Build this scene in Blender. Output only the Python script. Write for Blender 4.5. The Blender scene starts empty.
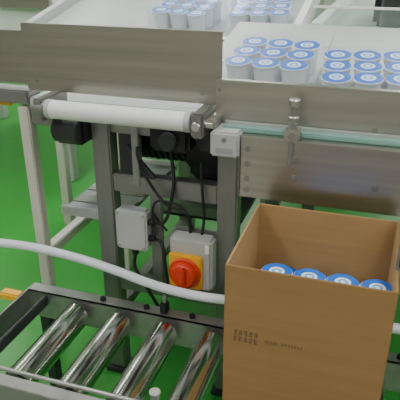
import bpy, bmesh, math, random
from mathutils import Vector, Matrix, noise
random.seed(7)
H=1.55   # camera height: geometry is written relative to eye level and lifted by H
S=bpy.context.scene

# ------------------------------------------------------------ materials
def mat(name,col,rough=.5,metal=0,var=0,scale=(8,8,8),bump=0,alpha=None,emit=0,spec=.5,coat=0):
    m=bpy.data.materials.new(name);m.use_nodes=True
    nt=m.node_tree;b=nt.nodes['Principled BSDF']
    c=tuple(col)+(1,)
    b.inputs['Base Color'].default_value=c
    b.inputs['Roughness'].default_value=rough
    b.inputs['Metallic'].default_value=metal
    b.inputs['Specular IOR Level'].default_value=spec
    b.inputs['Coat Weight'].default_value=coat
    if emit:
        b.inputs['Emission Color'].default_value=c
        b.inputs['Emission Strength'].default_value=emit
    if var or bump:
        tc=nt.nodes.new('ShaderNodeTexCoord');mp=nt.nodes.new('ShaderNodeMapping')
        mp.inputs['Scale'].default_value=scale
        n=nt.nodes.new('ShaderNodeTexNoise');n.inputs['Scale'].default_value=1;n.inputs['Detail'].default_value=4
        nt.links.new(tc.outputs['Object'],mp.inputs['Vector']);nt.links.new(mp.outputs[0],n.inputs['Vector'])
        if var:
            r=nt.nodes.new('ShaderNodeValToRGB')
            r.color_ramp.elements[0].position=.3;r.color_ramp.elements[1].position=.7
            r.color_ramp.elements[0].color=tuple(max(0,x*(1-var)) for x in col)+(1,)
            r.color_ramp.elements[1].color=tuple(min(1,x*(1+var)) for x in col)+(1,)
            nt.links.new(n.outputs['Fac'],r.inputs[0]);nt.links.new(r.outputs[0],b.inputs['Base Color'])
        if bump:
            bp=nt.nodes.new('ShaderNodeBump');bp.inputs['Strength'].default_value=bump;bp.inputs['Distance'].default_value=.01
            nt.links.new(n.outputs['Fac'],bp.inputs['Height']);nt.links.new(bp.outputs[0],b.inputs['Normal'])
    return m
def film(name,col,amt):
    m=bpy.data.materials.new(name);m.use_nodes=True;nt=m.node_tree
    for n in list(nt.nodes): nt.nodes.remove(n)
    o=nt.nodes.new('ShaderNodeOutputMaterial');mx=nt.nodes.new('ShaderNodeMixShader')
    t=nt.nodes.new('ShaderNodeBsdfTransparent');t.inputs[0].default_value=tuple(col)+(1,)
    p=nt.nodes.new('ShaderNodeBsdfPrincipled');p.inputs['Base Color'].default_value=(.9,.95,1,1);p.inputs['Roughness'].default_value=.12
    mx.inputs[0].default_value=amt
    nt.links.new(t.outputs[0],mx.inputs[1]);nt.links.new(p.outputs[0],mx.inputs[2]);nt.links.new(mx.outputs[0],o.inputs[0])
    return m
STEEL=mat('brushed_steel',(.46,.44,.395),.30,1,.12,(1.2,30,40),.02)
STEEL2=mat('brushed_steel_satin',(.52,.50,.455),.34,1,.12,(1.5,25,40),.02)
FRAME=mat('frame_steel',(.29,.29,.275),.40,.75,.1,(20,20,3),.02)
CHROME=mat('chrome',(.74,.74,.72),.15,1)
GALV=mat('galvanized_rail',(.35,.35,.335),.38,.75,.12,(20,5,20),.03)
GREY=mat('light_grey_plastic',(.50,.505,.50),.45,0,.05)
GREY2=mat('grey_enclosure',(.34,.35,.36),.5,0,.05)
WHITE=mat('white_plastic',(.88,.88,.87),.4,0,.03)
CREAM=mat('cream_paint',(.64,.62,.55),.5,0,.06)
HOSE=mat('hose_plastic',(.72,.77,.82),.3,0,.03)
BLACK=mat('black_plastic',(.010,.010,.012),.5,0)
DARK=mat('dark_paint',(.028,.03,.032),.5,0,.2)
YEL=mat('yellow_plastic',(.88,.46,.02),.4)
RED=mat('red_plastic',(.70,.045,.01),.35)
CARD=mat('cardboard',(.35,.205,.077),.85,0,.07,(3,3,40),.04)
CARDIN=mat('cardboard_inside',(.46,.28,.115),.9,0,.06,(3,3,40),.04)
INK=mat('stamp_ink',(.18,.11,.055),.8)
BLUE=mat('lid_blue',(.0,.13,.62),.35)
LBLUE=mat('lid_light_blue',(.10,.40,.80),.35)
CUP=mat('cup_white',(.86,.89,.92),.35,0)
GLASS=film('guard_polycarbonate',(.85,.93,.90),.10)
FILM=film('shrink_film',(.98,.985,1),.06)
FILM2=film('shrink_film_heavy',(.95,.97,1),.14)
BELT=mat('belt_grey',(.50,.53,.53),.4,0,.05)
TEAL=mat('guide_strip',(.22,.40,.36),.3,0,.05)
WALLM=mat('wall_paint',(.58,.57,.52),.7,0,.04,(1,1,1))
CEIL=mat('ceiling_paint',(.68,.68,.66),.8,0,.03,(1,1,1))
LAMP=mat('lamp_diffuser',(1,.99,.96),.5,0,emit=8.5)
# floor: green epoxy production zone, unseen grey area in front added against green bounce
FLOOR=mat('floor_epoxy',(.05,.34,.055),.28,0,.08,(1.5,1.5,1.5),.01)
nt=FLOOR.node_tree;bs=nt.nodes['Principled BSDF'];src=bs.inputs['Base Color'].links[0].from_socket
g=nt.nodes.new('ShaderNodeNewGeometry');sx=nt.nodes.new('ShaderNodeSeparateXYZ');gt=nt.nodes.new('ShaderNodeMath');gt.operation='GREATER_THAN';gt.inputs[1].default_value=.75
mxn=nt.nodes.new('ShaderNodeMix');mxn.data_type='RGBA';mxn.inputs[6].default_value=(.30,.295,.27,1)
nt.links.new(g.outputs['Position'],sx.inputs[0]);nt.links.new(sx.outputs['Y'],gt.inputs[0]);nt.links.new(gt.outputs[0],mxn.inputs[0])
nt.links.new(src,mxn.inputs[7]);nt.links.new(mxn.outputs[2],bs.inputs['Base Color'])

# ------------------------------------------------------------ builder
class B:
    def __init__(s,name,parent=None):
        s.name=name;s.bm=bmesh.new();s.mats=[];s.parent=parent
    def mi(s,m):
        if m not in s.mats: s.mats.append(m)
        return s.mats.index(m)
    def _merge(s,t,m,smooth=False):
        i=s.mi(m)
        for f in t.faces: f.material_index=i;f.smooth=smooth
        me=bpy.data.meshes.new('t');t.to_mesh(me);t.free();s.bm.from_mesh(me);bpy.data.meshes.remove(me)
        return s
    def box(s,a,b,m,bev=.003,rot=None,seg=2):
        t=bmesh.new();bmesh.ops.create_cube(t,size=1)
        d=[b[i]-a[i] for i in range(3)];c=Vector([(a[i]+b[i])/2 for i in range(3)])
        bmesh.ops.scale(t,vec=d,verts=t.verts)
        bev=min(bev,min(abs(x) for x in d)*.45)
        if bev>0: bmesh.ops.bevel(t,geom=t.edges[:],offset=bev,segments=seg,affect='EDGES')
        if rot: bmesh.ops.rotate(t,cent=(0,0,0),matrix=rot,verts=t.verts)
        bmesh.ops.translate(t,vec=c,verts=t.verts)
        return s._merge(t,m)
    def cyl(s,p,q,r,m,r2=None,seg=24,bev=0,caps=True):
        # barrel is smooth; caps and chamfers are separate flat rings so highlights stay straight
        p=Vector(p);q=Vector(q);d=(q-p);L=d.length;d=d/L
        r2=r if r2 is None else r2
        a=d.cross(Vector((0,0,1)))
        if a.length<.1: a=d.cross(Vector((1,0,0)))
        a.normalize();b2=d.cross(a)
        t=bmesh.new()
        def ring(c,rr): return [t.verts.new(c+rr*(math.cos(2*math.pi*k/seg)*a+math.sin(2*math.pi*k/seg)*b2)) for k in range(seg)]
        def band(A,Bb,sm):
            for k in range(seg):
                f=t.faces.new((A[k],A[(k+1)%seg],Bb[(k+1)%seg],Bb[k]));f.smooth=sm
        bv=min(bev,L*.3)
        band(ring(p+d*bv,r),ring(q-d*bv,r2),seg>8)
        if bv>0:
            e1=ring(p,r-bv);band(e1,ring(p+d*bv,r),False);e2=ring(q,r2-bv);band(ring(q-d*bv,r2),e2,False)
            t.faces.new(ring(p,r-bv)[::-1]);t.faces.new(ring(q,r2-bv))
        else:
            t.faces.new(ring(p,r)[::-1]);t.faces.new(ring(q,r2))
        i=s.mi(m)
        for f in t.faces: f.material_index=i
        me=bpy.data.meshes.new('t');t.to_mesh(me);t.free();s.bm.from_mesh(me);bpy.data.meshes.remove(me)
        return s
    def tube(s,pts,r,m,seg=12,sub=8):
        P=[Vector(p) for p in pts];Q=[]
        n=len(P)
        for i in range(n-1):
            p0=P[max(i-1,0)];p1=P[i];p2=P[i+1];p3=P[min(i+2,n-1)]
            for k in range(sub):
                u=k/sub
                Q.append(.5*((2*p1)+(p2-p0)*u+(2*p0-5*p1+4*p2-p3)*u*u+(-p0+3*p1-3*p2+p3)*u**3))
        Q.append(P[-1])
        t=bmesh.new();rings=[];up=Vector((0,0,1))
        prev=None
        for i,c in enumerate(Q):
            d=(Q[min(i+1,len(Q)-1)]-Q[max(i-1,0)]).normalized()
            if prev is None:
                a=d.cross(up)
                if a.length<.1:a=d.cross(Vector((1,0,0)))
            else: a=prev-d*prev.dot(d)
            a.normalize();prev=a;b=d.cross(a)
            rings.append([t.verts.new(c+r*(math.cos(2*math.pi*k/seg)*a+math.sin(2*math.pi*k/seg)*b)) for k in range(seg)])
        for i in range(len(rings)-1):
            for k in range(seg):
                t.faces.new((rings[i][k],rings[i][(k+1)%seg],rings[i+1][(k+1)%seg],rings[i+1][k]))
        t.faces.new(rings[0][::-1]);t.faces.new(rings[-1])
        bmesh.ops.recalc_face_normals(t,faces=t.faces)
        return s._merge(t,m,True)
    def lathe(s,c,prof,seg=28,M=None):
        c=Vector(c);t=bmesh.new();rings=[]
        T=(lambda v:M@v) if M is not None else (lambda v:c+v)
        for r,z,_ in prof:
            if r<1e-6: rings.append([t.verts.new(T(Vector((0,0,z))))])
            else: rings.append([t.verts.new(T(Vector((r*math.cos(2*math.pi*k/seg),r*math.sin(2*math.pi*k/seg),z)))) for k in range(seg)])
        for i in range(len(prof)-1):
            A,Bq=rings[i],rings[i+1];mi=s.mi(prof[i][2])
            for k in range(seg):
                k2=(k+1)%seg
                if len(A)==1: f=t.faces.new((A[0],Bq[k2],Bq[k]))
                elif len(Bq)==1: f=t.faces.new((A[k],A[k2],Bq[0]))
                else: f=t.faces.new((A[k],A[k2],Bq[k2],Bq[k]))
                f.material_index=mi;f.smooth=True
        me=bpy.data.meshes.new('t');t.to_mesh(me);t.free();s.bm.from_mesh(me);bpy.data.meshes.remove(me)
        return s
    def done(s):
        vs=s.bm.verts
        lo=Vector([min(v.co[i] for v in vs) for i in range(3)]);hi=Vector([max(v.co[i] for v in vs) for i in range(3)])
        c=(lo+hi)/2
        for v in vs: v.co-=c
        me=bpy.data.meshes.new(s.name);s.bm.to_mesh(me);s.bm.free()
        for m in s.mats: me.materials.append(m)
        o=bpy.data.objects.new(s.name,me);S.collection.objects.link(o)
        o.location=c+Vector((0,0,H))
        if s.parent:
            o.parent=s.parent
        return o
def group(name):
    e=bpy.data.objects.new(name,None);e.empty_display_size=.1;S.collection.objects.link(e);return e

# ------------------------------------------------------------ room
F0=-H
B('floor').box((-8,-4,F0-.1),(6,12,F0),FLOOR,0).done()
B('ceiling').box((-8,-4,2.0),(6,12,2.1),CEIL,0).done()
B('wall_back').box((-8,12,F0),(6,12.1,2.0),WALLM,0).done()
B('wall_front').box((-8,-4.1,F0),(6,-4,2.0),WALLM,0).done()
B('wall_left').box((-8.1,-4,F0),(-8,12,2.0),WALLM,0).done()
B('wall_right').box((6,-4,F0),(6.1,12,2.0),WALLM,0).done()
# continuous strip luminaires running across the line
for x in (-4.4,-1.9,.6,3.1):
    lo=B('ceiling_light')
    lo.box((x-.16,-3.4,1.95),(x+.16,11.0,2.0),WHITE,.004)
    lo.box((x-.13,-3.35,1.93),(x+.13,10.95,1.952),LAMP,.004)
    lo.done()
    for y in (-.5,3.0,6.5):
        ld=bpy.data.lights.new('ceiling_lamp','AREA');ld.shape='RECTANGLE';ld.size=.24;ld.size_y=3.3
        ld.energy=(23 if x<3 else 15)*(.72 if y<0 else 1.1);ld.color=(1,.985,.945)
        l=bpy.data.objects.new('ceiling_lamp',ld);l.location=(x,y,H+1.92);S.collection.objects.link(l)
w=bpy.data.worlds.new('w');S.world=w;w.use_nodes=True
w.node_tree.nodes['Background'].inputs[0].default_value=(.8,.85,.9,1);w.node_tree.nodes['Background'].inputs[1].default_value=.5

# ------------------------------------------------------------ upper conveyor
C=group('packing_conveyor')
def bolt(b,x,y,z,r=.007):
    b.cyl((x,y,z),(x,y-.006,z),r,GALV,seg=6);b.cyl((x,y+.001,z),(x,y-.002,z),r*1.5,GALV,seg=16)
b=B('guard_panel_1',C)
b.box((-1.10,1.56,-.432),(-.44,1.564,-.222),STEEL,.0015)
b.box((-1.10,1.564,-.226),(-.44,1.585,-.222),STEEL,.0015)
for x in (-1.06,-.50):
    bolt(b,x,1.56,-.40,.005)
b.done()
b=B('guard_panel_2',C)
b.box((-.452,1.54,-.478),(1.2,1.544,-.352),STEEL2,.0015)
b.box((-.452,1.544,-.356),(1.2,1.57,-.352),STEEL2,.0015)
bolt(b,-.44,1.54,-.38,.004);bolt(b,-.435,1.54,-.46,.005);bolt(b,0.0,1.54,-.46,.005)
b.done()
b=B('guard_panel_3',C)
b.box((-1.9,1.62,-.43),(-1.09,1.624,-.255),STEEL,.0015)
b.box((-1.9,1.58,-.49),(-1.12,1.66,-.445),FRAME,.004)
b.done()
b=B('side_plate',C)
b.box((-.36,1.47,-.675),(1.2,1.476,-.492),STEEL2,.002)
b.box((-.36,1.466,-.497),(1.2,1.56,-.487),STEEL2,.003)
b.box((-.36,1.47,-.675),(-.354,1.56,-.492),STEEL2,.001)
for z in (-.525,-.57,-.615,-.65): bolt(b,-.335,1.47,z,.006)
for z in (-.545,-.60): bolt(b,-.20,1.47,z,.007)
bolt(b,.02,1.47,-.60)
b.done()
b=B('guide_strip',C)
b.box((-.42,1.495,-.487),(1.2,1.53,-.474),TEAL,.003)
b.box((-.42,1.53,-.487),(1.2,1.537,-.466),GREY,.002)
b.done()
b=B('belt_bed',C)
b.box((-1.12,1.585,-.50),(1.2,2.50,-.466),BELT,.004)
b.box((-1.12,1.585,-.56),(-.45,1.62,-.50),FRAME,.004)
b.box((-1.12,2.46,-.56),(1.2,2.50,-.50),FRAME,.004)
b.done()
# inclined infeed bed (falls towards the operator side)
SL=.19;SY=1.62;SZ=-.464
SA=math.atan(SL)
b=B('inclined_bed',C)
t=bmesh.new();y2=2.46;z2=SZ+SL*(y2-SY)
vs=[t.verts.new(p) for p in ((-.62,SY,SZ-.001),(1.1,SY,SZ-.001),(1.1,y2,z2),(-.62,y2,z2),(-.62,SY,-.467),(1.1,SY,-.467),(1.1,y2,-.467),(-.62,y2,-.467))]
for q in ((0,1,2,3),(7,6,5,4),(0,4,5,1),(1,5,6,2),(2,6,7,3),(3,7,4,0)): t.faces.new([vs[i] for i in q])
b._merge(t,BELT)
R=Matrix.Rotation(SA,3,'X')
b.box((-.207,1.66,-.40),(-.199,2.40,-.385),STEEL2,.003,rot=R)
b.done()
b=B('idler_roller',C)
b.cyl((-.967,1.47,-.463),(-.508,1.47,-.463),.029,WHITE,seg=40,bev=.004)
b.cyl((-.972,1.47,-.463),(-.958,1.47,-.463),.0305,GREY,seg=40)
b.cyl((-.520,1.47,-.463),(-.503,1.47,-.463),.0305,GREY,seg=40)
b.cyl((-1.03,1.47,-.463),(-.44,1.47,-.463),.010,CHROME)
b.done()
b=B('roller_bracket_1',C)
b.box((-1.012,1.445,-.498),(-.978,1.60,-.43),FRAME,.005)
b.cyl((-1.018,1.47,-.463),(-.974,1.47,-.463),.030,FRAME,bev=.004)
b.done()
b=B('roller_bracket_2',C)
b.box((-.500,1.448,-.505),(-.462,1.60,-.432),FRAME,.006)
b.cyl((-.482,1.455,-.468),(-.482,1.438,-.468),.014,CHROME,bev=.002)
b.box((-.462,1.462,-.475),(-.43,1.60,-.45),STEEL2,.003)
b.done()
b=B('end_block',C)
b.box((-.442,1.450,-.552),(-.358,1.56,-.478),GREY,.006)
b.cyl((-.40,1.452,-.50),(-.40,1.447,-.50),.007,GALV)
b.box((-.425,1.449,-.541),(-.375,1.451,-.524),GREY2,.001)
b.done()
b=B('clamp_post',C)
b.cyl((-.213,1.475,-.56),(-.213,1.475,-.38),.010,GALV)
b.cyl((-.213,1.475,-.395),(-.213,1.475,-.372),.016,STEEL2,bev=.004)
b.cyl((-.213,1.475,-.44),(-.213,1.475,-.42),.015,STEEL2,bev=.003)
b.box((-.235,1.455,-.487),(-.191,1.50,-.455),STEEL2,.005)
b.cyl((-.213,1.477,-.47),(-.213,1.447,-.47),.009,GALV,seg=6)
b.done()
for i,(x,y) in enumerate(((-.855,1.6),(-.42,1.6),(1.05,1.6),(-.855,2.42),(-.42,2.42),(1.05,2.42))):
    b=B('frame_leg_%d'%(i+1),C)
    b.box((x-.033,y-.03,F0+.02),(x+.033,y+.03,-.50),FRAME,.005)
    b.box((x-.045,y-.045,F0),(x+.045,y+.045,F0+.02),DARK,.004)
    b.done()
b=B('crossbar_1',C)
b.box((-.822,1.575,-.765),(-.453,1.62,-.700),FRAME,.004)
b.box((-.822,1.575,-1.16),(-.453,1.62,-1.10),FRAME,.004)
b.box((-.69,1.577,-1.10),(-.65,1.60,-.765),FRAME,.003)
b.done()
b=B('crossbar_2',C)
b.box((-.88,2.40,-.80),(1.05,2.44,-.74),FRAME,.004)
b.box((-.88,1.6,-1.30),(-.83,2.42,-1.26),FRAME,.004)
b.box((-.45,1.6,-1.30),(-.40,2.42,-1.26),FRAME,.004)
b.done()
b=B('adjuster_plate',C)
b.box((-.80,1.59,-.70),(-.74,1.60,-.53),DARK,.003)
b.box((-.745,1.57,-.735),(-.72,1.60,-.50),GALV,.003)
b.cyl((-.77,1.585,-.60),(-.66,1.585,-.72),.010,DARK)
b.done()
b=B('drive_motor',C)
b.cyl((-.80,1.74,-.61),(-.48,1.74,-.61),.070,DARK,bev=.01,seg=32)
for k in range(9): b.cyl((-.78+.022*k,1.74,-.61),(-.773+.022*k,1.74,-.61),.078,BLACK,seg=32)
b.box((-.60,1.67,-.685),(-.46,1.82,-.52),BLACK,.012)
b.box((-.80,1.70,-.55),(-.60,1.78,-.50),BLACK,.006)
b.done()
b=B('end_pulley_housing',C)
b.box((-1.00,1.52,-.595),(-.89,1.64,-.50),BLACK,.012)
b.cyl((-.99,1.53,-.545),(-.90,1.53,-.545),.042,DARK,bev=.006,seg=32)
b.done()
b=B('gearbox',C)
b.box((-.66,1.52,-.585),(-.53,1.60,-.50),BLACK,.012)
b.cyl((-.595,1.52,-.545),(-.595,1.50,-.545),.030,DARK,bev=.005)
b.box((-.52,1.56,-.585),(-.46,1.60,-.50),DARK,.01)
b.done()
b=B('drip_tray',C)
b.box((-.80,1.95,-1.02),(-.46,2.38,-1.005),GALV,.003)
b.box((-.80,1.95,-1.02),(-.46,1.965,-.96),GALV,.003)
b.box((-.80,2.3,-1.0),(-.46,2.38,-.78),DARK,.02)
b.done()

# ------------------------------------------------------------ switch gear
b=B('junction_box')
b.box((-.795,1.535,-.952),(-.685,1.575,-.806),GREY2,.008)
b.box((-.797,1.522,-.954),(-.683,1.537,-.804),GREY,.008)
for x in (-.785,-.695):
    for z in (-.94,-.818): b.cyl((x,1.523,z),(x,1.518,z),.005,GREY2)
b.cyl((-.74,1.55,-.952),(-.74,1.55,-.98),.012,BLACK)
b.cyl((-.685,1.55,-.85),(-.665,1.55,-.85),.011,BLACK)
b.cyl((-.685,1.55,-.91),(-.665,1.55,-.91),.011,BLACK)
b.done()
b=B('isolator_switch')
b.box((-.60,1.515,-1.065),(-.452,1.575,-.872),GREY,.010)
b.box((-.598,1.500,-1.055),(-.482,1.517,-.925),YEL,.006)
b.cyl((-.540,1.502,-.992),(-.540,1.490,-.992),.056,RED,seg=40,bev=.003)
b.cyl((-.540,1.492,-.992),(-.540,1.470,-.992),.046,RED,r2=.042,seg=40,bev=.004)
b.box((-.552,1.452,-1.030),(-.528,1.474,-.954),RED,.006)
b.box((-.475,1.51,-.915),(-.46,1.516,-.885),WHITE,.001)
b.done()
b=B('mounting_bracket')
b.box((-.60,1.575,-1.10),(-.455,1.58,-.86),GALV,.001)
b.done()
for pts,r in (
  ([(-.665,1.55,-.85),(-.63,1.54,-.84),(-.61,1.545,-.80),(-.60,1.57,-.70),(-.62,1.60,-.60)],.006),
  ([(-.665,1.55,-.91),(-.63,1.53,-.92),(-.615,1.52,-1.02),(-.60,1.52,-1.09),(-.55,1.54,-1.10),(-.52,1.545,-1.065)],.006),
  ([(-.74,1.55,-.98),(-.74,1.54,-1.03),(-.70,1.53,-1.09),(-.66,1.53,-1.16),(-.64,1.56,-1.25)],.006),
  ([(-.54,1.56,-.872),(-.55,1.55,-.80),(-.62,1.545,-.77),(-.68,1.55,-.70),(-.72,1.56,-.62),(-.73,1.60,-.56)],.005),
  ([(-.50,1.56,-.872),(-.49,1.55,-.80),(-.50,1.56,-.70),(-.51,1.58,-.62)],.005),
  ([(-.62,1.55,-.872),(-.66,1.53,-.80),(-.64,1.54,-.76),(-.56,1.545,-.78),(-.53,1.56,-.86)],.004),
 ):
    B('power_cable').tube(pts,r,BLACK,8).done()

B('air_hose').tube([(-1.60,1.44,-.99),(-1.38,1.43,-.965),(-1.205,1.43,-.955),(-1.08,1.43,-.950),(-.965,1.43,-.955),(-.85,1.43,-.968),(-.743,1.43,-.987),(-.66,1.43,-1.006),(-.568,1.43,-1.020),(-.47,1.43,-1.024),(-.381,1.43,-1.020),(-.20,1.43,-1.01),(.2,1.43,-1.01)],.0155,HOSE,16).done()

P=group('support_stand')
b=B('post',P)
b.box((-1.168,1.58,F0),(-1.126,1.62,-.50),CREAM,.004)
b.box((-1.168,2.28,F0),(-1.126,2.32,-.50),CREAM,.004)
b.box((-1.168,1.62,-.56),(-1.126,2.28,-.51),CREAM,.004)
b.box((-1.168,1.62,-1.10),(-1.126,2.28,-1.06),CREAM,.004)
b.done()
b=B('tray_shelf')
b.box((-1.13,1.72,-.955),(-.86,2.30,-.943),GREY2,.003)
b.box((-1.13,1.715,-.965),(-.86,1.73,-.925),GREY,.003)
b.box((-1.13,2.29,-.965),(-.86,2.305,-.925),WHITE,.003)
for k in range(4): b.box((-1.125,1.80+.12*k,-.945),(-.865,1.87+.12*k,-.938),GALV,.002)
b.done()

# ------------------------------------------------------------ roller conveyor
L=group('roller_conveyor')
xs=[-.895,-.733,-.571,-.409,-.247,-.085,.077,.239]
RZ=-1.162;RR=.046
for i,x in enumerate(xs):
    b=B('roller_%d'%(i+1),L)
    b.cyl((x,1.035,RZ),(x,1.385,RZ),RR,CHROME,seg=72,bev=.003)
    b.cyl((x,1.385,RZ),(x,1.405,RZ),.016,BLACK)
    b.cyl((x,1.015,RZ),(x,1.035,RZ),.016,BLACK)
    b.done()
YR=1.405
b=B('side_rail_1',L)
b.box((-1.10,YR,-1.22),(.35,YR+.007,-1.112),GALV,.002)
b.box((-1.10,YR,-1.118),(.35,YR+.05,-1.112),GALV,.002)
b.box((-1.10,YR+.045,-1.22),(.35,YR+.05,-1.112),GALV,.002)
for x in xs:
    b.cyl((x,YR+.001,RZ),(x,YR-.007,RZ),.020,BLACK,seg=6)
    b.cyl((x+.08,YR+.025,-1.113),(x+.08,YR+.025,-1.102),.010,BLACK,seg=12)
b.done()
b=B('side_rail_2',L)
b.box((-1.10,1.01,-1.22),(.35,1.017,-1.118),GALV,.002)
b.box((-1.10,.975,-1.122),(.35,1.017,-1.116),GALV,.002)
b.done()
b=B('guide_rail',L)
b.cyl((-1.25,.992,-1.070),(.35,.992,-1.070),.006,GALV)
for x in (-.95,-.55,-.1):
    b.cyl((x,.992,-1.118),(x,.992,-1.064),.006,GALV)
b.done()
b=B('end_plate',L)
b.box((-1.106,.975,-1.22),(-1.098,YR+.05,-1.112),GALV,.002)
b.box((-1.035,1.02,-1.16),(-1.02,YR,-1.12),DARK,.003)
b.done()
b=B('stand',L)
for x in (-1.05,.30):
    for y in (.997,YR+.025):
        b.box((x-.02,y-.018,F0),(x+.02,y+.018,-1.12),DARK,.003)
b.box((-1.05,1.0,-1.40),(-1.02,YR,-1.37),DARK,.003)
b.done()
b=B('roller_stop',L)
b.cyl((-.49,1.10,-1.20),(-.49,1.10,-1.135),.012,GREY2,bev=.003)
b.cyl((-.49,1.10,-1.138),(-.49,1.10,-1.130),.016,GREY,bev=.002)
b.box((-.525,1.01,-1.215),(-.455,1.14,-1.20),GALV,.002)
b.done()
b=B('photo_sensor',L)
b.box((-.60,YR+.01,-1.112),(-.575,YR+.04,-1.072),BLACK,.004)
b.cyl((-.587,YR+.025,-1.072),(-.587,YR+.025,-1.04),.007,GALV)
b.done()
b=B('yellow_end_cap',L)
b.box((-1.19,1.36,-1.145),(-1.106,1.40,-1.115),YEL,.006)
b.done()

# ------------------------------------------------------------ cardboard box
x0,x1,y0,y1,z0,z1=-.282,.090,1.05,1.397,-1.1155,-.654
t=.005
b=B('cardboard_box')
b.box((x0,y0,z0),(x1,y0+t,z1),CARD,.0015)
b.box((x0,y1-t,z0),(x1,y1,z1),CARDIN,.0015)
b.box((x0,y0+t,z0),(x0+t,y1-t,z1),CARDIN,.0015)
b.box((x1-t,y0+t,z0),(x1,y1-t,z1),CARDIN,.0015)
b.box((x0+t,y0+t,z0),(x1-t,y1-t,z0+t),CARD,.001)
def glyphs(xa,xb,za,zb,rows,cols):
    rw=(zb-za)/rows;cw=(xb-xa)/cols
    for r in range(rows):
        for c in range(cols):
            gx=xa+c*cw;gz=za+r*rw
            for k in range(3):
                v=(.05+.28*k)*rw
                b.box((gx+random.uniform(0,.2)*cw,y0-.0005,gz+v),(gx+cw*random.uniform(.5,.8),y0+.0004,gz+v+rw*.13),INK,0)
            u=random.choice((.1,.5))*cw
            b.box((gx+u,y0-.0005,gz+.05*rw),(gx+u+cw*.16,y0+.0004,gz+.8*rw),INK,0)
glyphs(-.258,-.196,-.860,-.822,2,5)
glyphs(-.182,-.150,-.850,-.838,1,5)
glyphs(-.142,-.092,-.848,-.838,1,7)
b.done()

# ------------------------------------------------------------ cups
def cup(b,c,r=.040,h=.085,M=None):
    s=r/.040
    b.lathe(c,[(0,0,CUP),(.029*s,0,CUP),(.030*s,.004,CUP),(.036*s,h-.012,CUP),(.0375*s,h-.006,CUP),(.040*s,h-.006,CUP),(.0402*s,h-.001,CUP),
       (.0390*s,h,BLUE),(.0375*s,h,BLUE),(.0200*s,h+.0004,CUP),(.013*s,h+.0005,LBLUE),(.006*s,h+.0006,CUP),(0,h+.0006,CUP)],24,M)
b=B('yogurt_cups')
for j,y in enumerate((1.103,1.186)):
    for i in range(4):
        x=-.186+.0795*i
        for n in range(4):
            cup(b,(x+random.uniform(-.001,.001),y,-1.1095+.0925*n+(.011 if n==3 else .003*n)),.0385,.088)
for i in range(4):
    for j,y in enumerate((1.27,1.35)):
        for n in range(3):
            cup(b,(-.186+.0795*i,y,-1.1095+.0925*n),.0385,.088)
b.done()

def pack(cx,cy,z,nx,ny,ang,r=.044,tilt=0,fm=FILM):
    b=B('yogurt_cup_pack')
    M=Matrix.Translation((cx,cy,z))@Matrix.Rotation(tilt,4,'X')@Matrix.Rotation(math.radians(ang),4,'Z');h=.095
    for i in range(nx):
        for j in range(ny):
            u=(i-(nx-1)/2)*r*2.06;v=(j-(ny-1)/2)*r*2.06
            cup(b,(0,0,0),r,h,M@Matrix.Translation((u,v,0)))
    W=nx*r*1.03+.004;D=ny*r*1.03+.004
    t=bmesh.new();bmesh.ops.create_cube(t,size=2)
    bmesh.ops.subdivide_edges(t,edges=t.edges[:],cuts=9,use_grid_fill=True)
    for v in t.verts:
        p=Vector((v.co.x*W,v.co.y*D,(v.co.z+1)/2*(h+.008)))
        nn=noise.noise_vector(Vector((p.x*22+cx*9,p.y*22+cy*7,p.z*22)))*.007
        k=Vector((p.x+nn.x*.6,p.y+nn.y*.6,max(0.0005,p.z+nn.z*.6)))
        v.co=M@k
    b._merge(t,fm,True)
    return b.done()
for (x,y,a) in ((-.350,1.875,-4),(-.045,1.805,5),(.28,1.85,-3)):
    pack(x,y,SZ+SL*(y-SY)+.001,3,3,a,r=.0442,tilt=SA)
# rear accumulation table, its top sloping up away from the line
T=group('accumulation_table')
TY=2.60;TZ=-.41;TS=.22;TA=math.atan(TS)
def tz(y): return TZ+TS*(y-TY)
b=B('table_top',T)
def slab(xa,xb,ya,yb,o1,o2,m):
    t=bmesh.new()
    v=[t.verts.new((x,y,tz(y)+o)) for o in (o1,o2) for (x,y) in ((xa,ya),(xb,ya),(xb,yb),(xa,yb))]
    for q in ((3,2,1,0),(4,5,6,7),(0,1,5,4),(1,2,6,5),(2,3,7,6),(3,0,4,7)): t.faces.new([v[i] for i in q])
    b._merge(t,m)
slab(-1.75,-.42,TY,4.6,-.045,0,BELT)
slab(-1.79,-1.75,TY-.02,4.6,-.05,.05,GREY)
slab(-.42,-.385,TY-.02,4.6,-.05,.06,WHITE)
slab(-1.75,-.42,TY-.02,TY,-.05,.015,STEEL2)
b.done()
b=B('table_legs',T)
for x in (-1.7,-.5):
    for y in (2.66,4.5): b.box((x-.025,y-.025,F0),(x+.025,y+.025,tz(y)-.04),CREAM,.003)
b.done()
for (x,y,a,nx,ny) in ((-.60,2.82,6,3,3),(-.97,2.80,-8,3,3),(-.66,3.22,-6,3,3),(-1.08,3.24,10,3,3),(-.70,3.66,4,3,3),(-1.15,3.70,-5,3,3),(-1.50,3.35,3,3,3)):
    pack(x,y,tz(y)+.001,nx,ny,a,r=.047,tilt=TA,fm=FILM2)
b=B('infeed_conveyor')
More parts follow.
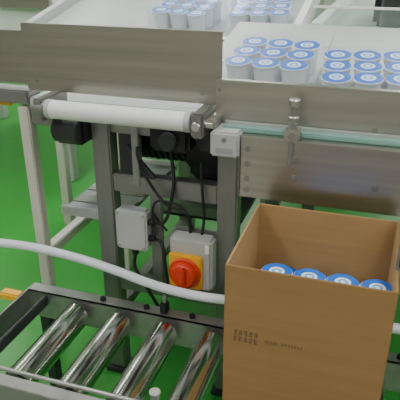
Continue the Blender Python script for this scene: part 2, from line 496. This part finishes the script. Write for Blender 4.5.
b.box((-.30,2.56,-.42),(.9,4.8,-.37),BELT,.005)
b.box((-.33,2.56,-.45),(-.28,4.8,-.31),WHITE,.005)
b.box((.40,2.56,-.37),(.43,4.8,-.32),STEEL2,.005)
for x in (-.28,.8):
    for y in (2.7,4.6): b.box((x-.03,y-.03,F0),(x+.03,y+.03,-.45),FRAME,.004)
b.done()
b=B('labelling_machine')
b.box((-.08,3.0,-.368),(.34,3.5,-.05),BLACK,.02)
b.box((-.04,2.92,-.33),(.10,3.0,-.17),DARK,.01)
b.cyl((.0,2.84,-.368),(.0,2.84,-.16),.045,DARK,bev=.01)
b.cyl((.0,2.84,-.25),(.2,2.95,-.22),.02,BLACK)
b.done()
b=B('filling_machine')
b.box((-3.6,3.2,-.55),(-1.95,4.6,-.30),WHITE,.02)
b.box((-3.5,3.3,-.30),(-2.6,4.4,.1),GREY,.02)
b.box((-2.4,3.15,-.36),(-2.0,3.2,-.28),STEEL2,.004)
for x in (-3.5,-2.05):
    for y in (3.3,4.5): b.box((x-.04,y-.04,F0),(x+.04,y+.04,-.55),GREY,.005)
b.done()
b=B('machine_guard',C)
b.box((-.30,2.47,-.466),(.95,2.476,-.235),GLASS,.001)
b.box((-.31,2.465,-.238),(.95,2.481,-.228),WHITE,.002)
b.done()
b=B('box_guide_bracket',C)
b.box((.078,1.085,-.625),(.130,1.10,-.515),GALV,.004)
b.box((.10,1.09,-.535),(.130,1.47,-.515),GALV,.003)
b.cyl((.096,1.085,-.60),(.096,1.07,-.60),.013,BLACK)
b.done()
b=B('yellow_handle',C)
b.cyl((-1.36,1.62,-.49),(-1.36,1.62,-.455),.02,YEL,bev=.004)
b.cyl((-1.36,1.62,-.50),(-1.22,1.62,-.50),.012,YEL)
b.done()

# ------------------------------------------------------------ camera
cd=bpy.data.cameras.new('camera');cam=bpy.data.objects.new('camera',cd);S.collection.objects.link(cam)
cam.location=(0,0,H);cam.rotation_euler=(math.radians(65.5),0,math.radians(18))
cd.sensor_width=36;cd.lens=50.4;cd.clip_start=.05
S.camera=cam
